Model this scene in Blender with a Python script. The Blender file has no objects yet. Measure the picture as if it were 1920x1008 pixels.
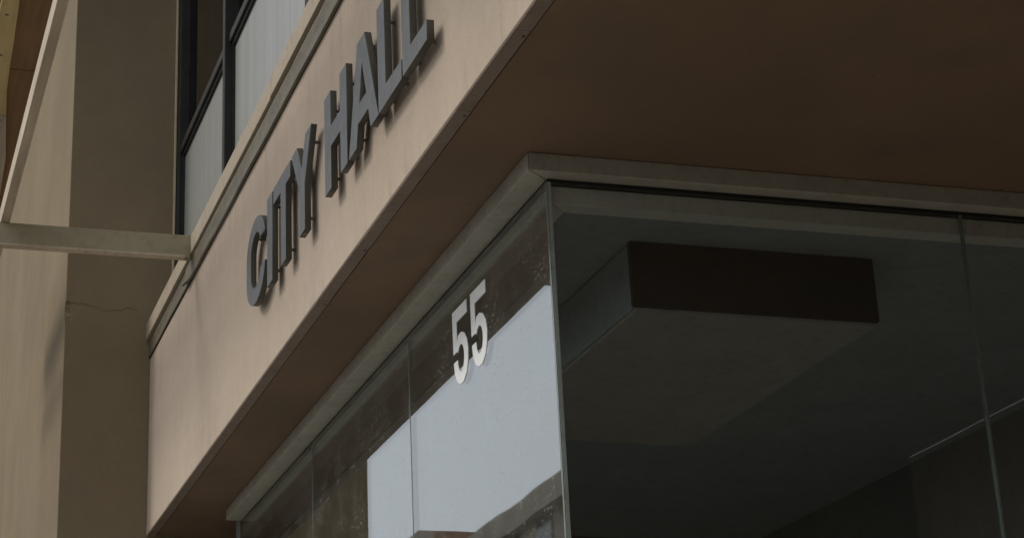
import bpy, bmesh, math, random
from mathutils import Matrix, Vector

random.seed(7)
R = math.radians
scene = bpy.context.scene
col = scene.collection

# ------------------------------------------------------------------ camera
cam_data = bpy.data.cameras.new('camera')
cam = bpy.data.objects.new('camera', cam_data)
col.objects.link(cam)
yaw, pitch, roll = 0.23545138, 0.3936027, -0.01154807      # from the vanishing points of the facade
fwd = Vector((-math.cos(pitch) * math.cos(yaw), math.cos(pitch) * math.sin(yaw), math.sin(pitch)))
rt = fwd.cross(Vector((0, 0, 1))).normalized()
up = rt.cross(fwd)
right = math.cos(roll) * rt + math.sin(roll) * up
upv = -math.sin(roll) * rt + math.cos(roll) * up
m = Matrix.Identity(4)
for i in range(3):
    m[i][0], m[i][1], m[i][2] = right[i], upv[i], -fwd[i]
m.translation = Vector((0, -1.5, 1.6))
cam.matrix_world = m
cam_data.sensor_width = 36
cam_data.lens = 3846.08 / 1920 * 36
cam_data.shift_x = (960 - 600) / 1920
cam_data.shift_y = -(503.4 - 297) / 1920
cam_data.clip_start = 0.05
cam_data.clip_end = 2000
scene.camera = cam

# ------------------------------------------------------------------ light: bright overcast
SUN_EL, SUN_AZ = R(42), R(200)             # azimuth clockwise from +Y: the sun stands over the street
world = bpy.data.worlds.new('World')
scene.world = world
world.use_nodes = True
wn = world.node_tree
sky = wn.nodes.new('ShaderNodeTexSky')
sky.sky_type = 'NISHITA'
sky.sun_disc = False
sky.sun_elevation = SUN_EL
sky.sun_rotation = SUN_AZ
sky.air_density = 1.0
sky.dust_density = 3.0
sky.ozone_density = 1.0
bg = wn.nodes['Background']
bg.inputs['Strength'].default_value = 0.10
veil = wn.nodes.new('ShaderNodeMix')                 # even cloud cover over the clear sky
veil.data_type = 'RGBA'
veil.inputs[0].default_value = 0.75
veil.inputs[7].default_value = (5.9, 6.2, 6.5, 1)
wn.links.new(sky.outputs['Color'], veil.inputs[6])
wn.links.new(veil.outputs[2], bg.inputs['Color'])

sun_data = bpy.data.lights.new('sun', 'SUN')
sun_data.energy = 0.9
sun_data.angle = R(17)
sun_data.color = (1.0, 0.95, 0.88)
sun = bpy.data.objects.new('sun', sun_data)
col.objects.link(sun)
sd = Vector((math.sin(SUN_AZ) * math.cos(SUN_EL), math.cos(SUN_AZ) * math.cos(SUN_EL), math.sin(SUN_EL)))
sun.rotation_euler = sd.to_track_quat('Z', 'Y').to_euler()
sun.location = sd * 60

scene.view_settings.view_transform = 'Standard'
scene.view_settings.look = 'None'
scene.view_settings.exposure = 0.58
scene.view_settings.gamma = 1.0
scene.view_settings.use_curve_mapping = False


# ------------------------------------------------------------------ materials
class NT:
    def __init__(self, name):
        self.mat = bpy.data.materials.new(name)
        self.mat.use_nodes = True
        self.t = self.mat.node_tree
        self.bsdf = self.t.nodes['Principled BSDF']
        self.out = self.t.nodes['Material Output']
        self.co = self.n('ShaderNodeTexCoord').outputs['Object']

    def n(self, typ, **kw):
        nd = self.t.nodes.new(typ)
        for k, v in kw.items():
            setattr(nd, k, v)
        return nd

    def l(self, a, b):
        self.t.links.new(a, b)

    def noise(self, scale, detail=4, stretch=(1, 1, 1), rough=0.55):
        mp = self.n('ShaderNodeMapping')
        mp.inputs['Scale'].default_value = stretch
        self.l(self.co, mp.inputs['Vector'])
        nz = self.n('ShaderNodeTexNoise')
        nz.inputs['Scale'].default_value = scale
        nz.inputs['Detail'].default_value = detail
        nz.inputs['Roughness'].default_value = rough
        self.l(mp.outputs[0], nz.inputs['Vector'])
        return nz.outputs['Fac']

    def ramp(self, fac, stops):
        r = self.n('ShaderNodeValToRGB')
        e = r.color_ramp.elements
        while len(e) < len(stops):
            e.new(0.5)
        for i, (p, c) in enumerate(stops):
            e[i].position = p
            e[i].color = (c[0], c[1], c[2], 1) if hasattr(c, '__len__') else (c, c, c, 1)
        self.l(fac, r.inputs['Fac'])
        return r.outputs['Color']

    def mix(self, fac, a, b, blend='MIX'):
        x = self.n('ShaderNodeMix', data_type='RGBA', blend_type=blend)
        for s, v in ((x.inputs[0], fac), (x.inputs[6], a), (x.inputs[7], b)):
            if isinstance(v, (int, float)):
                s.default_value = v
            elif isinstance(v, (tuple, list)):
                s.default_value = (v[0], v[1], v[2], 1)
            else:
                self.l(v, s)
        return x.outputs[2]

    def math(self, op, a, b=0.0, c=0.0, clamp=False):
        x = self.n('ShaderNodeMath', operation=op, use_clamp=clamp)
        for s, v in zip(x.inputs, (a, b, c)):
            if isinstance(v, (int, float)):
                s.default_value = v
            else:
                self.l(v, s)
        return x.outputs[0]

    def bump(self, h, dist, strength=1.0, prev=None):
        b = self.n('ShaderNodeBump')
        b.inputs['Distance'].default_value = dist
        b.inputs['Strength'].default_value = strength
        self.l(h, b.inputs['Height'])
        if prev is not None:
            self.l(prev, b.inputs['Normal'])
        return b.outputs['Normal']

    def set(self, colr=None, rough=None, normal=None, metal=None, spec=None):
        I = self.bsdf.inputs
        for key, v in (('Base Color', colr), ('Roughness', rough), ('Normal', normal),
                       ('Metallic', metal), ('Specular IOR Level', spec)):
            if v is None:
                continue
            if isinstance(v, (int, float)):
                I[key].default_value = v
            elif isinstance(v, tuple):
                I[key].default_value = (v[0], v[1], v[2], 1)
            else:
                self.l(v, I[key])
        return self.mat


def sc(c, k):
    return tuple(x * k for x in c)


def stucco(name, base, var=0.10, streak=0.08, bump=0.0012, warm=None, runs=0.0):
    t = NT(name)
    big = t.noise(1.6, 5)
    c = t.ramp(big, [(0.3, sc(base, 1 - var)), (0.7, sc(base, 1 + var))])
    if warm:
        c = t.mix(t.ramp(t.noise(0.7, 3), [(0.42, 0.0), (0.62, 0.55)]), c, warm)
    st = t.ramp(t.noise(4.5, 6, (1, 1, 0.07)), [(0.38, 1 - streak), (0.62, 1.0)])
    c = t.mix(1.0, c, st, 'MULTIPLY')
    spk = t.ramp(t.noise(55, 2), [(0.26, 0.78), (0.34, 1.0)])
    c = t.mix(1.0, c, spk, 'MULTIPLY')
    blot = t.ramp(t.noise(14, 6, rough=0.7), [(0.3, 0.94), (0.7, 1.04)])
    c = t.mix(1.0, c, blot, 'MULTIPLY')
    gr = t.ramp(t.noise(260, 2), [(0.3, 0.90), (0.7, 1.07)])
    c = t.mix(1.0, c, gr, 'MULTIPLY')
    if runs:
        sp = t.n('ShaderNodeSeparateXYZ')
        t.l(t.co, sp.inputs[0])
        fall = t.ramp(t.math('MULTIPLY_ADD', sp.outputs['Z'], 1.4, -5.6), [(0.45, 0.0), (0.98, 1.0)])
        rn = t.ramp(t.noise(11, 5, (1, 1, 0.04), 0.7), [(0.50, 0.0), (0.68, 1.0)])
        c = t.mix(t.math('MULTIPLY', t.math('MULTIPLY', fall, rn), runs), c, (0.27, 0.215, 0.16))
        low = t.ramp(t.noise(17, 5, (1, 1, 0.12), 0.7), [(0.54, 0.0), (0.72, 1.0)])
        edge = t.ramp(t.math('MULTIPLY_ADD', sp.outputs['Z'], -6.0, 23.7), [(0.05, 0.0), (0.9, 1.0)])
        c = t.mix(t.math('MULTIPLY', t.math('MULTIPLY', edge, low), runs), c, (0.25, 0.20, 0.15))
        pit = t.ramp(t.noise(30, 2), [(0.235, 1.0), (0.27, 0.0)])
        c = t.mix(t.math('MULTIPLY', pit, 0.5), c, (0.2, 0.16, 0.12))
    nrm = t.bump(t.noise(170, 3), bump)
    nrm = t.bump(t.noise(5, 3), 0.006, 0.5, nrm)
    return t.set(c, 0.92, nrm, spec=0.2)


def painted(name, base, rough=0.5, var=0.07, metal=0.0, scale=6, bump=0.0004, spec=0.4, stretch=(1, 1, 1), dirt=0.15):
    t = NT(name)
    c = t.ramp(t.noise(scale, 5, stretch), [(0.3, sc(base, 1 - var)), (0.7, sc(base, 1 + var))])
    d = t.ramp(t.noise(scale * 4.3, 6), [(0.32, 1 - dirt), (0.5, 1.0)])
    c = t.mix(1.0, c, d, 'MULTIPLY')
    r = t.math('MULTIPLY_ADD', t.noise(scale * 2.1, 3), 0.25, rough - 0.12)
    return t.set(c, r, t.bump(t.noise(scale * 20, 3), bump), metal, spec)


def wing_stucco():
    t = NT('stucco_wing')
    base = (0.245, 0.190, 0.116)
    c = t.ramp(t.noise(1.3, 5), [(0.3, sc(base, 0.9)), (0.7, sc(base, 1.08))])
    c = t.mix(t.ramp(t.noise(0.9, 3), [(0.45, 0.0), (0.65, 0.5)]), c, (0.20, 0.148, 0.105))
    st = t.ramp(t.noise(5, 6, (1, 1, 0.07)), [(0.36, 0.97), (0.62, 1.0)])
    c = t.mix(1.0, c, st, 'MULTIPLY')
    c = t.mix(1.0, c, t.ramp(t.noise(120, 3), [(0.3, 0.90), (0.7, 1.06)]), 'MULTIPLY')
    c = t.mix(1.0, c, t.ramp(t.noise(12, 6, rough=0.7), [(0.3, 0.95), (0.7, 1.04)]), 'MULTIPLY')
    # hairline crack running across the side of the wall near z = 4.96
    sep = t.n('ShaderNodeSeparateXYZ')
    t.l(t.co, sep.inputs[0])
    wob = t.math('MULTIPLY_ADD', t.noise(7, 5, (0.02, 1, 0.02)), 0.10, -0.05)
    zz = t.math('ADD', sep.outputs['Z'], wob)
    d = t.math('ABSOLUTE', t.math('SUBTRACT', zz, 4.962))
    wid = t.math('MULTIPLY_ADD', t.noise(14, 3), 0.011, -0.0012)
    line = t.math('LESS_THAN', d, wid)
    lim = t.math('LESS_THAN', sep.outputs['Y'], -0.07)
    face = t.math('GREATER_THAN', sep.outputs['X'], -10.06)
    line = t.math('MULTIPLY', t.math('MULTIPLY', line, lim), face)
    c = t.mix(t.math('MULTIPLY', line, 0.5), c, (0.10, 0.075, 0.05))
    nrm = t.bump(t.noise(150, 3), 0.0014)
    nrm = t.bump(t.noise(4, 3), 0.008, 0.5, nrm)
    return t.set(c, 0.93, nrm, spec=0.15)


def soffit_mat():
    t = NT('soffit_paint')
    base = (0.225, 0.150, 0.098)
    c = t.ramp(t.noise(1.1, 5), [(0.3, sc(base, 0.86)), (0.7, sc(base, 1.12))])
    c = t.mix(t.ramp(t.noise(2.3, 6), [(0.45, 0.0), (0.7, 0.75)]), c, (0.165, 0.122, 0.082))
    c = t.mix(1.0, c, t.ramp(t.noise(28, 3), [(0.24, 0.75), (0.33, 1.0)]), 'MULTIPLY')
    nrm = t.bump(t.noise(120, 3), 0.001)
    nrm = t.bump(t.noise(6, 3, (1, 0.3, 1)), 0.006, 0.5, nrm)
    return t.set(c, 0.9, nrm, spec=0.2)


def glass_mat(name, tint, dirt=0.0, r0=0.04):
    t = NT(name)
    t.t.nodes.remove(t.bsdf)
    tr = t.n('ShaderNodeBsdfTransparent')
    tr.inputs['Color'].default_value = (*tint, 1)
    gl = t.n('ShaderNodeBsdfGlossy')
    gl.inputs['Roughness'].default_value = 0.015
    lw = t.n('ShaderNodeLayerWeight')
    lw.inputs['Blend'].default_value = 0.5
    fr = t.math('MULTIPLY_ADD', t.math('POWER', lw.outputs['Facing'], 5.0), 1 - r0, r0)    # Schlick
    mx = t.n('ShaderNodeMixShader')
    t.l(fr, mx.inputs[0]); t.l(tr.outputs[0], mx.inputs[1]); t.l(gl.outputs[0], mx.inputs[2])
    gl_n = t.bump(t.noise(1.2, 2), 0.002, 0.3)
    t.l(gl_n, gl.inputs['Normal'])
    last = mx.outputs[0]
    if dirt:
        df = t.n('ShaderNodeBsdfDiffuse')
        df.inputs['Color'].default_value = (0.42, 0.39, 0.33, 1)
        patch = t.ramp(t.noise(5.5, 4), [(0.42, 0.0), (0.62, 1.0)])
        mp = t.n('ShaderNodeMapping')
        mp.inputs['Scale'].default_value = (0.45, 1, 1)
        t.l(t.co, mp.inputs['Vector'])
        vo = t.n('ShaderNodeTexVoronoi')
        vo.inputs['Scale'].default_value = 90
        t.l(mp.outputs[0], vo.inputs['Vector'])
        sep = t.n('ShaderNodeSeparateColor')
        t.l(vo.outputs['Color'], sep.inputs[0])
        size = t.math('MULTIPLY_ADD', sep.outputs[0], 0.55, -0.12)      # only some cells carry a spot
        specks = t.math('LESS_THAN', vo.outputs['Distance'], size)
        specks = t.math('MULTIPLY_ADD', specks, 0.75, t.math('MULTIPLY', t.noise(40, 4), 0.25))
        f = t.math('MULTIPLY', t.math('MULTIPLY', patch, specks), dirt)
        f = t.math('ADD', f, dirt * 0.05)
        m2 = t.n('ShaderNodeMixShader')
        t.l(f, m2.inputs[0]); t.l(last, m2.inputs[1]); t.l(df.outputs[0], m2.inputs[2])
        last = m2.outputs[0]
    t.l(last, t.out.inputs['Surface'])
    return t.mat


def panel_mat():
    t = NT('white_spandrel')
    base = (0.285, 0.286, 0.262)
    st = t.ramp(t.noise(16, 4, (1, 1, 0.025)), [(0.3, 0.93), (0.7, 1.03)])
    c = t.mix(1.0, base, st, 'MULTIPLY')
    c = t.mix(1.0, c, t.ramp(t.noise(40, 2), [(0.22, 0.7), (0.28, 1.0)]), 'MULTIPLY')
    c = t.mix(1.0, c, t.ramp(t.noise(2.6, 3, (1, 1, 0.1)), [(0.3, 0.95), (0.7, 1.03)]), 'MULTIPLY')
    return t.set(c, 0.35, t.bump(t.noise(9, 2, (1, 1, 0.03)), 0.006), spec=0.4)


def wood(name, base, grain_axis='x'):
    t = NT(name)
    s = (0.06, 1, 1) if grain_axis == 'x' else (1, 0.06, 1)
    c = t.ramp(t.noise(38, 5, s), [(0.3, sc(base, 0.82)), (0.7, sc(base, 1.12))])
    c = t.mix(1.0, c, t.ramp(t.noise(2.0, 4), [(0.3, 0.8), (0.7, 1.05)]), 'MULTIPLY')
    return t.set(c, 0.75, t.bump(t.noise(60, 4, s), 0.0008), spec=0.25)


M = dict(
    fascia=stucco('stucco_fascia', (0.515, 0.416, 0.328), 0.05, 0.04, warm=(0.51, 0.41, 0.305), runs=0.45),
    wing=wing_stucco(),
    soffit=soffit_mat(),
    drip=painted('drip_edge_paint', (0.25, 0.19, 0.145), 0.8, 0.12, scale=9),
    upper=stucco('stucco_upper_wall', (0.50, 0.41, 0.32)),
    sill=painted('cream_sill_paint', (0.40, 0.325, 0.235), 0.7, 0.06, scale=5),
    flashing=painted('weathered_flashing', (0.150, 0.128, 0.085), 0.6, 0.2, scale=7, bump=0.0012, stretch=(0.5, 1, 2), dirt=0.3),
    dark_frame=painted('dark_bronze_frame', (0.028, 0.027, 0.024), 0.6, 0.2, scale=11, spec=0.2),
    bead=painted('plaster_bead', (0.55, 0.45, 0.28), 0.8),
    panel=panel_mat(),
    glass=glass_mat('window_glass', (0.62, 0.66, 0.64)),
    shop_glass=glass_mat('vestibule_glass', (0.84, 0.88, 0.85), 0.33, 0.30),
    side_glass=glass_mat('vestibule_side_glass', (0.87, 0.89, 0.89), 0.03, 0.10),
    edge=painted('glass_edge', (0.16, 0.19, 0.17), 0.2, spec=0.6),
    edge_light=painted('polished_glass_edge', (0.33, 0.35, 0.31), 0.25, spec=0.6),
    header=painted('header_paint', (0.375, 0.355, 0.29), 0.6, 0.1, scale=8),
    alu=painted('anodised_frame', (0.78, 0.75, 0.66), 0.45, 0.06, scale=10, spec=0.5),
    gap=painted('black_gasket_and_shade', (0.012, 0.012, 0.012), 0.7),
    shaded_returns=painted('shaded_letter_return', (0.075, 0.070, 0.056), 0.5, 0.06, scale=9, spec=0.3, dirt=0.15),  # letter sides: their shade is put into this darker colour
    letter=painted('grey_letter_metal', (0.094, 0.094, 0.090), 0.45, 0.05, scale=9, spec=0.4, dirt=0.1),
    pin=painted('steel_stud', (0.17, 0.155, 0.12), 0.5),
    pin_dark=painted('rusty_screw', (0.085, 0.06, 0.045), 0.8),
    white=painted('white_vinyl', (0.88, 0.89, 0.86), 0.5, 0.02, dirt=0.04),
    timber=wood('painted_timber', (0.58, 0.48, 0.355)),
    beam=painted('beam_paint', (0.35, 0.305, 0.205), 0.7, 0.1, scale=4, stretch=(1, 0.4, 1)),
    ply=wood('brown_plywood', (0.25, 0.15, 0.075)),
    pine=wood('pale_pine', (0.60, 0.47, 0.23)),
    old_pine=wood('greyed_pine', (0.48, 0.41, 0.32)),
    room=painted('dark_room_paint', (0.17, 0.175, 0.175), 0.9),
    ceil=painted('vestibule_ceiling_paint', (0.36, 0.385, 0.395), 0.85),
    bulk=painted('bulkhead_front_shade', (0.05, 0.052, 0.052), 0.85),
    pale=painted('underside_bounce_tone', (0.42, 0.40, 0.37), 0.85),
    floor=painted('vestibule_tile', (0.25, 0.23, 0.20), 0.5),
    pave=painted('sidewalk_concrete', (0.33, 0.31, 0.28), 0.9, 0.1, scale=2, dirt=0.2),
    kerb=painted('kerb_concrete', (0.36, 0.34, 0.31), 0.9, 0.1, scale=3),
    road=painted('asphalt', (0.055, 0.055, 0.055), 0.9, 0.15, scale=3),
    paint=painted('road_paint', (0.7, 0.62, 0.3), 0.8),
    brick=stucco('street_brick', (0.26, 0.15, 0.10)),
    stone=stucco('street_stone', (0.36, 0.32, 0.26)),
    plaster=stucco('street_plaster', (0.30, 0.27, 0.24)),
    far_glass=painted('far_window_glass', (0.035, 0.04, 0.045), 0.15, spec=0.8),
)


# ------------------------------------------------------------------ object helpers
def thing(name, label, cat, loc=(0, 0, 0), group=None):
    o = bpy.data.objects.new(name, None)
    o.empty_display_size = 0.2
    o.location = loc
    col.objects.link(o)
    tag(o, label, cat, group)
    return o


def tag(o, label=None, cat=None, group=None, kind=None):
    for k, v in (('label', label), ('category', cat), ('group', group), ('kind', kind)):
        if v:
            o[k] = v
    return o


def link(name, me, mat=None, parent=None):
    """mesh data in world coordinates, kept there under its parent"""
    o = bpy.data.objects.new(name, me)
    if mat is not None:
        me.materials.append(mat)
    col.objects.link(o)
    if parent is not None:
        o.parent = parent
        if parent.type == 'EMPTY':
            o.matrix_parent_inverse = Matrix.Translation(-Vector(parent.location))
    return o


def add_box(bm, x0, x1, y0, y1, z0, z1, bev=0.0, seg=1):
    vs = [bm.verts.new((x, y, z)) for x in (x0, x1) for y in (y0, y1) for z in (z0, z1)]
    idx = [(0, 1, 3, 2), (4, 6, 7, 5), (0, 4, 5, 1), (2, 3, 7, 6), (0, 2, 6, 4), (1, 5, 7, 3)]
    fs = [bm.faces.new([vs[i] for i in f]) for f in idx]
    if bev:
        es = list({e for f in fs for e in f.edges})
        bmesh.ops.bevel(bm, geom=es, offset=bev, segments=seg, affect='EDGES', profile=0.6)


def fin(bm, name):
    bmesh.ops.recalc_face_normals(bm, faces=bm.faces[:])
    me = bpy.data.meshes.new(name)
    bm.to_mesh(me)
    bm.free()
    return me


def box(name, mat, parent, x0, x1, y0, y1, z0, z1, bev=0.0, seg=1):
    bm = bmesh.new()
    add_box(bm, x0, x1, y0, y1, z0, z1, bev, seg)
    return link(name, fin(bm, name), mat, parent)


def prism_xz(outline, holes, y0, y1, bev=0.0012):
    """outline in the XZ plane extruded from y0 to y1, with holes"""
    cu = bpy.data.curves.new('outline', 'CURVE')
    cu.dimensions = '2D'
    cu.fill_mode = 'BOTH'
    cu.extrude = abs(y1 - y0) / 2 - bev
    cu.bevel_depth = bev
    cu.bevel_resolution = 1
    cu.offset = -bev
    for pts in [outline] + list(holes):
        sp = cu.splines.new('POLY')
        sp.points.add(len(pts) - 1)
        for p, (x, z) in zip(sp.points, pts):
            p.co = (x, z, 0, 1)
        sp.use_cyclic_u = True
    tmp = bpy.data.objects.new('tmp', cu)
    col.objects.link(tmp)
    dg = bpy.context.evaluated_depsgraph_get()
    me = bpy.data.meshes.new_from_object(tmp.evaluated_get(dg))
    bpy.data.objects.remove(tmp)
    bpy.data.curves.remove(cu)
    me.materials.clear()
    me.transform(Matrix.Translation((0, (y0 + y1) / 2, 0)) @ Matrix.Rotation(math.pi / 2, 4, 'X'))
    return me


def prism_xy(pts, z0, z1):
    bm = bmesh.new()
    a = [bm.verts.new((x, y, z0)) for x, y in pts]
    b = [bm.verts.new((x, y, z1)) for x, y in pts]
    bm.faces.new(a)
    bm.faces.new(b)
    n = len(pts)
    for i in range(n):
        bm.faces.new((a[i], a[(i + 1) % n], b[(i + 1) % n], b[i]))
    return bm


def prism_yz(pts, x0, x1):
    bm = bmesh.new()
    a = [bm.verts.new((x0, y, z)) for y, z in pts]
    b = [bm.verts.new((x1, y, z)) for y, z in pts]
    bm.faces.new(a)
    bm.faces.new(b)
    n = len(pts)
    for i in range(n):
        bm.faces.new((a[i], a[(i + 1) % n], b[(i + 1) % n], b[i]))
    return bm


def cyl_y(bm, x, z, y0, y1, r, n=12):
    a = [bm.verts.new((x + r * math.cos(2 * math.pi * i / n), y0, z + r * math.sin(2 * math.pi * i / n))) for i in range(n)]
    b = [bm.verts.new((v.co.x, y1, v.co.z)) for v in a]
    bm.faces.new(a)
    bm.faces.new(b)
    for i in range(n):
        f = bm.faces.new((a[i], a[(i + 1) % n], b[(i + 1) % n], b[i]))
        f.smooth = True


# ------------------------------------------------------------------ ground
KERB_Y = -4.2
bm = bmesh.new()
add_box(bm, -900, 900, -900, KERB_Y - 0.15, -0.6, -0.13)
tag(link('road', fin(bm, 'road'), M['road']), kind='structure')
bm = bmesh.new()
add_box(bm, -900, 900, KERB_Y, 900, -0.6, 0.0)
tag(link('sidewalk', fin(bm, 'sidewalk'), M['pave']), kind='structure')
bm = bmesh.new()
add_box(bm, -900, 900, KERB_Y - 0.15, KERB_Y, -0.6, 0.005, 0.012)
tag(link('kerb', fin(bm, 'kerb'), M['kerb']), kind='structure')
bm = bmesh.new()
for y in (-9.6, -9.85):
    add_box(bm, -200, 100, y, y + 0.1, -0.131, -0.126)
tag(link('road_marking', fin(bm, 'road_marking'), M['paint']), kind='structure')

# ------------------------------------------------------------------ wing wall to the left of the windows
WX = -10.042                               # its side face
bm = bmesh.new()
add_box(bm, WX - 16, WX, -0.443, 6.0, 0.0, 10.4, 0.006, 2)
wall_me = fin(bm, 'wing_wall')
wing = link('wing_wall', wall_me, M['wing'])
tag(wing, 'brown stucco wing wall at left, its shaded side cracked below the timber beam', 'wall')
cut_bm = bmesh.new()
for c, r in (((WX + 0.004, -0.446, 4.930), 0.042), ((WX + 0.002, -0.434, 4.962), 0.026), ((WX + 0.005, -0.432, 4.898), 0.028)):
    bmesh.ops.create_icosphere(cut_bm, subdivisions=2, radius=r, matrix=Matrix.Translation(c))
for v in cut_bm.verts:
    v.co += Vector((random.uniform(-1, 1), random.uniform(-1, 1), random.uniform(-1, 1))) * 0.004
cut = bpy.data.objects.new('cut', fin(cut_bm, 'cut'))
col.objects.link(cut)
bmod = wing.modifiers.new('chip', 'BOOLEAN')
bmod.object = cut
bmod.operation = 'DIFFERENCE'
bmod.solver = 'EXACT'
bmod.use_self = True
dg = bpy.context.evaluated_depsgraph_get()
new_me = bpy.data.meshes.new_from_object(wing.evaluated_get(dg))
wing.modifiers.clear()
if len(new_me.polygons) > 6:
    wing.data = new_me
bpy.data.objects.remove(cut)

# ------------------------------------------------------------------ city hall building
hall = thing('city_hall', 'tan stucco civic building front with brown soffit under its sign and dark framed upper windows', 'building', (-4, 0, 0))
X0, X1 = WX + 0.003, 4.0
ZB = 3.785                                   # lower edge of the sign band
ZS = 3.790                                   # soffit
fas = box('fascia', M['fascia'], hall, X0, X1, 0.0, 0.045, ZB + 0.004, 4.70, 0.003, 2)
drip_joints = [X0] + [-6.312, -5.779, -4.717, -4.228] + [-2.2, X1]
for k, (a, b) in enumerate(zip(drip_joints, drip_joints[1:])):
    dz = (0.0, 0.0008, -0.0005, 0.0004, 0.0, 0.0006)[k]
    box('drip_edge', M['drip'], hall, a + 0.0012, b - 0.0012, 0.002, 0.0445 - abs(dz), ZB - 0.001 + dz, ZB + 0.0038, 0.0012)
    bm = bmesh.new()
    bmesh.ops.create_cone(bm, cap_ends=True, segments=10, radius1=0.0042, radius2=0.0042, depth=0.003, matrix=Matrix.Translation((b - 0.03, 0.034, ZB - 0.001)))
    link('screw', fin(bm, 'screw'), M['pin_dark'], hall)
box('soffit', M['soffit'], hall, X0, X1, 0.0505, 3.0, ZS, ZS + 0.05)
box('soffit_groove', M['gap'], hall, X0, X1, 0.045, 0.0505, ZS + 0.006, ZS + 0.05)

# flashing under the sill: two lengths of bent sheet that lap, the upper end lifted and torn
def flashing(x0, x1, z0, z1, y, curl_end=None, amp=0.0015, seed=1):
    rnd = random.Random(seed)
    nx = max(8, int((x1 - x0) / 0.05))
    ph = [rnd.uniform(0, 6.28) for _ in range(6)]
    rows = []
    prof = [(0.0, 0.010), (0.0, 0.0), (0.12, 0.001), (0.35, 0.003), (0.6, 0.003), (0.85, 0.001), (1.0, 0.0), (1.0, 0.012)]
    bm = bmesh.new()
    for i in range(nx + 1):
        x = x0 + (x1 - x0) * i / nx
        row = []
        w = amp * (math.sin(x * 5.1 + ph[0]) + 0.6 * math.sin(x * 13 + ph[1]) + 0.4 * math.sin(x * 29 + ph[2]))
        curl = 0.0
        dz = 0.0
        if curl_end is not None:
            d = abs(x - curl_end)
            curl = 0.016 * math.exp(-(d / 0.10) ** 2)
            dz = 0.010 * math.exp(-(d / 0.07) ** 2)
        for k, (t, inn) in enumerate(prof):
            z = z0 + (z1 - z0) * t
            yy = y + inn - w * (0.4 + 0.6 * math.sin(t * 3.1 + ph[3] + x)) - curl * (1 - t) ** 1.4
            zz = z + (0.0015 * math.sin(x * 7 + ph[4])) + dz * (1 - t)
            row.append(bm.verts.new((x, yy, zz)))
        rows.append(row)
    for i in range(nx):
        for k in range(len(prof) - 1):
            f = bm.faces.new((rows[i][k], rows[i + 1][k], rows[i + 1][k + 1], rows[i][k + 1]))
            f.smooth = True
    return fin(bm, 'flashing')

link('flashing', flashing(-8.90, X1, 4.697, 4.788, -0.014, -8.90, 0.0014, 3), M['flashing'], hall)
f2 = link('flashing', flashing(X0, -8.82, 4.703, 4.788, -0.0085, None, 0.0012, 5), M['flashing'], hall)
box('sill', M['sill'], hall, -6.95, X1, -0.027, 0.30, 4.800, 4.885, 0.003, 2)
box('sill', M['sill'], hall, X0, -6.953, -0.025, 0.30, 4.797, 4.883, 0.003, 2)
box('sill_shade_strip', M['gap'], hall, X0, X1, -0.004, 0.04, 4.7015, 4.7965)  # black strip that paints in the shade under the sill

# upper windows: dark frames, pale panels below the transom, dark glass above
WY = 0.15
bays = [WX, -8.565, -6.845, -5.125, -3.405, -1.685, 0.035]
ZT = 7.7
def window(xa, xb, first):
    fb = bmesh.new()
    za = 4.889
    # left jamb only on the first bay; every bay has its right mullion
    add_box(fb, xb - 0.05, xb, WY - 0.05, WY + 0.12, za, ZT, 0.003)
    if first:
        add_box(fb, xa + 0.002, xa + 0.092, WY - 0.032, WY + 0.12, za, ZT, 0.003)
    l = xa + (0.092 if first else 0.0)
    r = xb - 0.05
    add_box(fb, l, r, WY - 0.028, WY + 0.12, 5.812, 5.858, 0.003)
    add_box(fb, l, r, WY - 0.014, WY + 0.012, 5.795, 5.812, 0.002)
    add_box(fb, l, r, WY - 0.03, WY + 0.12, ZT - 0.06, ZT, 0.003)
    add_box(fb, l, l + 0.012, WY - 0.012, WY + 0.01, za, 5.795)      # panel beads
    add_box(fb, r - 0.012, r, WY - 0.012, WY + 0.01, za, 5.795)
    add_box(fb, l, l + 0.012, WY + 0.004, WY + 0.06, 5.858, ZT - 0.06)
    add_box(fb, r - 0.02, r, WY + 0.004, WY + 0.06, 5.858, ZT - 0.06)
    fr = link('window', fin(fb, 'window'), M['dark_frame'], hall)
    box('spandrel_panel', M['panel'], fr, l + 0.012, r - 0.012, WY, WY + 0.02, za, 5.795)
    box('pane', M['glass'], fr, l + 0.02, r - 0.02, WY + 0.014, WY + 0.022, 5.858, ZT - 0.06)
    return fr

for i in range(len(bays) - 1):
    window(bays[i], bays[i + 1], i == 0)
box('plaster_bead', M['bead'], hall, WX + 0.001, WX + 0.014, WY - 0.046, WY - 0.034, 4.889, ZT, 0.002)
box('upper_wall', M['upper'], hall, X0, X1, WY - 0.03, WY + 0.25, ZT, 8.498, 0.004)
box('upper_wall', M['upper'], hall, bays[-1], X1, WY - 0.03, WY + 0.25, 4.889, ZT - 0.002, 0.004)
box('eave', M['upper'], hall, X0, X1, -0.85, 1.6, 8.5, 8.75, 0.01)
box('office_back_wall', M['room'], hall, X0, X1, 3.0, 3.1, 3.84, 8.49)
box('office_ceiling', M['room'], hall, X0, X1, WY + 0.25, 3.0, ZT + 0.1, ZT + 0.15)
box('roof', M['gap'], hall, WX - 16, X1, 1.6, 12, 10.4, 10.6)
box('added_shade_wall', M['wing'], hall, -2.15, -1.75, 0.13, 2.998, 0.003, 3.788)  # invented wall out of view, added to darken the header side and glass
# ground floor wall behind the overhang
box('ground_floor_wall', M['upper'], hall, X0, X1, 3.0, 3.2, 0.002, 3.788)

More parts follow.
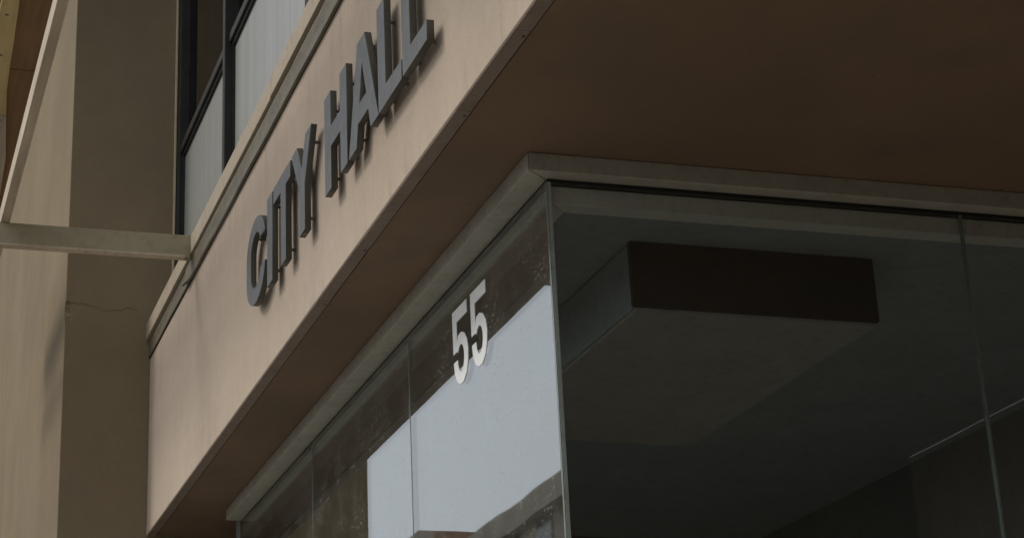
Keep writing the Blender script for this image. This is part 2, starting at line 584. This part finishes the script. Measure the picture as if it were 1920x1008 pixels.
# ------------------------------------------------------------------ glass entrance vestibule
GX, GY = -5.009, 0.349                      # corner of the glass
HX, HY = -4.960, 0.281                      # outer corner of the header
VXL, VYB = -9.4, 2.995                      # far ends
ves = thing('glass_vestibule', 'glass entrance vestibule under the soffit with grey header and white street number', 'vestibule', (GX, GY, 0))
ZH = 3.736
# header: two mitred lengths
def mitred(name, mat, outer, inner, z0, z1, bev=0.002):
    """front length (along X) and side length (along Y), mitred at the corner"""
    (ox, oy), (ix, iy) = outer, inner
    for pts in ([(VXL, oy), (ox - 0.0015, oy), (ix - 0.0015, iy), (VXL, iy)],
                [(ox, oy + 0.0015), (ox, VYB), (ix, VYB), (ix, iy + 0.0015)]):
        bm = prism_xy(pts, z0, z1)
        bmesh.ops.bevel(bm, geom=bm.edges[:], offset=bev, segments=1, affect='EDGES')
        link(name, fin(bm, name), mat, ves)

mitred('header', M['header'], (HX, HY), (GX - 0.09, GY + 0.09), ZH, ZS - 0.001)
mitred('gasket', M['gap'], (GX - 0.004, GY + 0.004), (GX - 0.05, GY + 0.05), ZH - 0.017, ZH - 0.0005, 0.0)
mitred('glazing_channel', M['alu'], (GX - 0.013, GY + 0.013), (GX - 0.075, GY + 0.075), ZH - 0.070, ZH - 0.0175)
GT = 0.010
front_joints = [GX, -6.45, -7.90, -9.4]
for a, b in zip(front_joints, front_joints[1:]):
    box('glass_pane', M['shop_glass'], ves, b + 0.0015, a - (0.0 if a != GX else GT + 0.001), GY, GY + GT, 0.05, ZH - 0.011)
side_joints = [GY, 1.62, VYB]
for a, b in zip(side_joints, side_joints[1:]):
    box('glass_pane', M['side_glass'], ves, GX - GT, GX, a + 0.0015, b, 0.05, ZH - 0.011)
box('glass_edge', M['edge'], ves, GX - GT - 0.001, GX + 0.001, GY - 0.001, GY + 0.0012, 0.05, ZH - 0.012)
box('polished_edge', M['edge_light'], ves, GX + 0.0012, GX + 0.0028, GY + 0.0016, GY + 0.0115, 0.05, ZH - 0.012)
for x in front_joints[1:-1]:
    box('silicone_joint', M['edge'], ves, x - 0.003, x + 0.003, GY - 0.001, GY + GT + 0.001, 0.05, ZH - 0.012)
for y in side_joints[1:-1]:
    box('silicone_joint', M['edge'], ves, GX - GT - 0.001, GX + 0.001, y - 0.003, y + 0.003, 0.05, ZH - 0.012)
box('ceiling', M['ceil'], ves, VXL, GX - 0.095, GY + 0.095, VYB, ZH - 0.006, ZS - 0.003)
bk = box('bulkhead', M['ceil'], ves, -6.9, -5.44, 0.755, 1.55, 3.524, ZH - 0.008, 0.006)
box('front_shade_panel', M['bulk'], bk, -5.4385, -5.42, 0.752, 1.553, 3.524, ZH - 0.008, 0.003)  # shade on the bulkhead front, put in as a near-black sheet
box('bounce_underside', M['pale'], bk, -6.89, -5.43, 0.765, 1.54, 3.512, 3.523, 0.001)  # bounce light on the underside, put in as a paler colour
box('floor', M['floor'], ves, VXL, GX - 0.02, GY + 0.02, VYB, 0.002, 0.03)
box('back_wall', M['room'], ves, VXL, GX - 0.02, VYB - 0.06, VYB - 0.01, 0.03, ZH - 0.008)
box('end_wall', M['room'], ves, VXL - 0.1, VXL - 0.002, GY, VYB, 0.002, ZS - 0.003)
bt = bmesh.new()
add_box(bt, VXL, GX + 0.004, GY - 0.01, GY + 0.03, 0.002, 0.06, 0.003)
add_box(bt, GX - 0.03, GX + 0.01, GY + 0.032, VYB, 0.002, 0.06, 0.003)
link('bottom_rail', fin(bt, 'bottom_rail'), M['alu'], ves)

def digit_five(x0, zt, w=0.153, h=0.25, s=0.042):
    """a 5 cut from sheet vinyl: stem, top bar and bowl in one outline"""
    pts = [(x0 + w, zt), (x0, zt), (x0, zt - 0.137), (x0 + s, zt - 0.137)]
    cx, cz = x0 + w / 2, zt - 0.165
    ro_x, ro_z = w / 2, h - 0.165
    # start of the bowl: inside curve meets the stem, outer curve goes over the top, round and back
    up_ = []
    for k in range(0, 13):                              # outer: from upper left over to the right and down
        a = R(135 - k * (135 + 180) / 12)
        z = cz + math.sin(a) * (0.080 if math.sin(a) > 0 else ro_z)
        up_.append((cx + 0.001 + math.cos(a) * ro_x, z))
    low = []
    for k in range(0, 13):                              # inner, back again
        a = R(-180 + k * (180 + 150) / 12)
        z = cz + math.sin(a) * ((0.080 if math.sin(a) > 0 else ro_z) - s * 0.92)
        low.append((cx + 0.001 + math.cos(a) * (ro_x - s), z))
    pts = [(x0 + w, zt), (x0 + w, zt - s), (x0 + s, zt - s), (x0 + s, zt - 0.108)] + up_[1:] + low[:] + [(x0 + s, zt - 0.137), (x0, zt - 0.137), (x0, zt)]
    return prism_xz(pts, [], GY - 0.0016, GY - 0.0004, 0.0001)

link('digit', digit_five(-5.740, 3.637), M['white'], ves)['label'] = 'white numeral 5 nearest the glass corner'
link('digit', digit_five(-5.932, 3.637), M['white'], ves)['label'] = 'white numeral 5 at the left'

# ------------------------------------------------------------------ the letters
YF, YK = -0.044, -0.022                     # front and back of each letter
B, T = 4.030, 4.371

def c_outline():
    cx, hw, hi = -7.127, 0.1715, 0.088
    zlo, zhi = 4.166, 4.246
    top, bot = 4.377, 4.040
    itop, ibot = 4.316, 4.104
    n = 22
    o = []
    a0 = 1.0
    # outer, anticlockwise from the upper terminal over the top to the lower terminal
    ct, cb = 4.273, 4.153
    o.append((cx + hw - 0.001, ct))
    for k in range(n + 1):
        a = math.pi * k / n
        o.append((cx + hw * math.cos(a), max(zhi + (top - zhi) * math.sin(a), ct if k == 0 else zhi)))
    for k in range(n + 1):
        a = math.pi + math.pi * k / n
        o.append((cx + hw * math.cos(a), zlo + (zlo - bot) * math.sin(a)))
    o[-1] = (cx + hw, cb)
    inner = []
    inner.append((cx + hi, cb))
    for k in range(n + 1):
        a = 2 * math.pi - math.pi * k / n
        inner.append((cx + hi * math.cos(a), min(zlo, zlo + (zlo - ibot) * math.sin(a)) if k else cb))
    for k in range(n + 1):
        a = math.pi - math.pi * k / n
        inner.append((cx + hi * math.cos(a), zhi + (itop - zhi) * math.sin(a)))
    inner[-1] = (cx + hi, ct)
    pts = []
    for p in o + inner:
        if not pts or (abs(p[0] - pts[-1][0]) + abs(p[1] - pts[-1][1])) > 1e-4:
            pts.append(p)
    # keep the terminals flat
    return pts

def rect(x0, x1, z0, z1):
    return [(x0, z0), (x1, z0), (x1, z1), (x0, z1)]

letters = [
    ('letter', 'grey metal letter C at the start of CITY on the tan band', c_outline(), [],
     [(-7.2298, 4.3333), (-7.2449, 4.1304)]),
    ('letter', 'grey metal letter I, plain upright bar between C and T', rect(-6.9165, -6.8251, B, T), [],
     [(-6.8904, 4.3363), (-6.8603, 4.0782)]),
    ('letter', 'grey metal letter T between I and Y in CITY',
     [(-6.6825, B), (-6.5972, B), (-6.5972, 4.3102), (-6.5219, 4.3102), (-6.5219, T), (-6.8060, T), (-6.8060, 4.3102), (-6.6825, 4.3102)], [],
     [(-6.6424, 4.0802), (-6.6474, 4.3413)]),
    ('letter', 'grey metal letter Y that ends the word CITY',
     [(-6.3843, B), (-6.2980, B), (-6.2980, 4.1967), (-6.1935, T), (-6.2819, T), (-6.3421, 4.2650), (-6.4104, T), (-6.5008, T), (-6.3843, 4.2007)], [],
     [(-6.2477, 4.3272), (-6.3281, 4.0802)]),
    ('letter', 'grey metal letter H that begins the word HALL',
     [(-6.0027, B), (-5.9164, B), (-5.9164, 4.1746), (-5.7919, 4.1746), (-5.7919, B), (-5.7035, B), (-5.7035, T), (-5.7919, T),
      (-5.7919, 4.2449), (-5.9164, 4.2449), (-5.9164, T), (-6.0027, T)], [],
     [(-5.9696, 4.3212), (-5.7617, 4.3272), (-5.9646, 4.0802), (-5.7386, 4.0621)]),
    ('letter', 'grey metal letter A between H and the first L of HALL',
     [(-5.6854, B), (-5.5890, B), (-5.5669, 4.1003), (-5.4424, 4.1003), (-5.4183, B), (-5.3259, B), (-5.4685, 4.3684), (-5.5609, 4.3684)],
     [[(-5.5469, 4.1626), (-5.4625, 4.1626), (-5.5077, 4.2861)]],
     [(-5.6212, 4.0732), (-5.3972, 4.0621), (-5.5127, 4.3413)]),
    ('letter', 'grey metal letter L right after the A, the first L of HALL',
     [(-5.3239, B), (-5.0689, B), (-5.0689, 4.0903), (-5.2406, 4.0903), (-5.2406, T), (-5.3239, T)], [],
     [(-5.2717, 4.3082), (-5.2918, 4.0601), (-5.1512, 4.0551)]),
    ('letter', 'grey metal letter L at the far end, the last L of HALL',
     [(-5.0568, B), (-4.8098, B), (-4.8098, 4.0903), (-4.9735, 4.0903), (-4.9735, T), (-5.0568, T)], [],
     [(-5.0006, 4.3082), (-5.0207, 4.0601), (-4.8701, 4.0551)]),
]
for name, label, outl, holes, pins in letters:
    bv = 0.0008
    lt = link(name, prism_xz(outl, holes, YF, YK, bv), M['letter'])
    lt.data.materials.append(M['shaded_returns'])
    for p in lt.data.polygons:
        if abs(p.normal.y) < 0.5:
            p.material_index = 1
    tag(lt, label, 'letter', 'raised grey letters of the wall sign')
    for px, pz in pins:
        bm = bmesh.new()
        cyl_y(bm, px, pz, YK - 0.0005, 0.004, 0.0055)
        cyl_y(bm, px, pz, -0.0025, 0.002, 0.0075)
        link('stud', fin(bm, 'stud'), M['pin'], lt)

# ------------------------------------------------------------------ timber canopy at the left
BX = -8.714
cp = thing('timber_canopy', 'timber outrigger beam and rail with brown plywood soffit, jutting from the sill at left', 'canopy', (BX, 0, 4.78))
def beam(x):
    b = box('beam', M['beam'], cp, x - 0.042, x, -1.20, -0.032, 4.783, 4.889, 0.003, 2)
    box('batten', M['timber'], b, x - 0.044, x + 0.0025, -1.2, -0.047, 4.780, 4.791, 0.0015)
    box('end_plate', M['beam'], b, x - 0.048, x + 0.003, -0.046, -0.0245, 4.781, 4.892, 0.002)
    return b
beam(BX)
beam(BX + 3.9)
box('rail', M['timber'], cp, -11.2, -3.4, -0.8885, -0.847, 4.8905, 4.9795, 0.003, 2)
ZP = 5.339                                    # plywood soffit carried above the rail
sheets = [(-3.4, -5.90), (-5.908, -8.052), (-8.060, -9.9), (-9.908, -11.2)]
for a, b in sheets:
    box('plywood_sheet', M['ply'], cp, b, a, -1.06, -0.79, ZP + 0.001, ZP + 0.019, 0.0015)
box('plywood_backing', M['gap'], cp, -11.2, -3.4, -1.05, -0.80, ZP + 0.020, ZP + 0.028)
bm = prism_xy([(-3.4, -1.024), (-3.4, -0.968), (-5.5, -0.966), (-7.317, -0.958), (-7.56, -0.950), (-7.71, -0.944), (-7.92, -0.939), (-8.19, -0.929), (-8.46, -0.908), (-8.46, -1.026)], 5.30, ZP)
link('edge_board', fin(bm, 'edge_board'), M['pine'], cp)
bm = prism_xy([(-8.465, -1.026), (-8.465, -0.907), (-8.605, -0.895), (-8.98, -0.863), (-9.68, -0.84), (-11.2, -0.84), (-11.2, -1.024)], 5.30, ZP)
link('edge_board', fin(bm, 'edge_board'), M['old_pine'], cp)
for x, y in ((-7.455, -0.995), (-7.839, -0.985), (-8.52, -0.93)):
    bm = bmesh.new()
    bmesh.ops.create_cone(bm, cap_ends=True, segments=10, radius1=0.007, radius2=0.007, depth=0.006, matrix=Matrix.Translation((x, y, 5.2995)))
    link('screw', fin(bm, 'screw'), M['pin'], cp)
for x in (-9.9, -5.92):
    box('hanger', M['timber'], cp, x - 0.02, x + 0.02, -0.835, -0.80, 4.95, ZP, 0.002)

# ------------------------------------------------------------------ buildings added across the street to darken the glass reflections
def added_building(x0, x1, h, mat, label, y=-18.0, floors=4):
    b = thing('added_building', label, 'building', ((x0 + x1) / 2, y, 0))
    box('wall', mat, b, x0, x1, y - 10, y, 0.0, h)
    box('cornice', M['stone'], b, x0 - 0.0, x1, y + 0.002, y + 0.45, h - 0.7, h)
    n = max(3, int((x1 - x0) / 3.2))
    dx = (x1 - x0) / n
    me = None
    fh = (h - 4.6) / floors
    for k in range(floors):
        for i in range(n):
            cx, z = x0 + dx * (i + 0.5), 4.6 + fh * k
            if me is None:
                bm = bmesh.new()
                add_box(bm, -0.65, 0.65, 0.003, 0.05, 0.5, fh - 0.7)
                add_box(bm, -0.8, 0.8, 0.003, 0.16, 0.36, 0.497)
                me = fin(bm, 'window')
                me.materials.append(M['far_glass'])
            o = bpy.data.objects.new('window', me)
            col.objects.link(o)
            o.parent = b
            o.location = (cx - (x0 + x1) / 2, 0, z)
    return b

added_building(-150, -96, 16.2, M['plaster'], 'added grey plastered building farthest down the opposite kerb')
added_building(-95.8, -68, 17.0, M['brick'], 'added tall red brick building across the street')
added_building(-67.8, -45, 15.6, M['stone'], 'added pale stone building across the street')
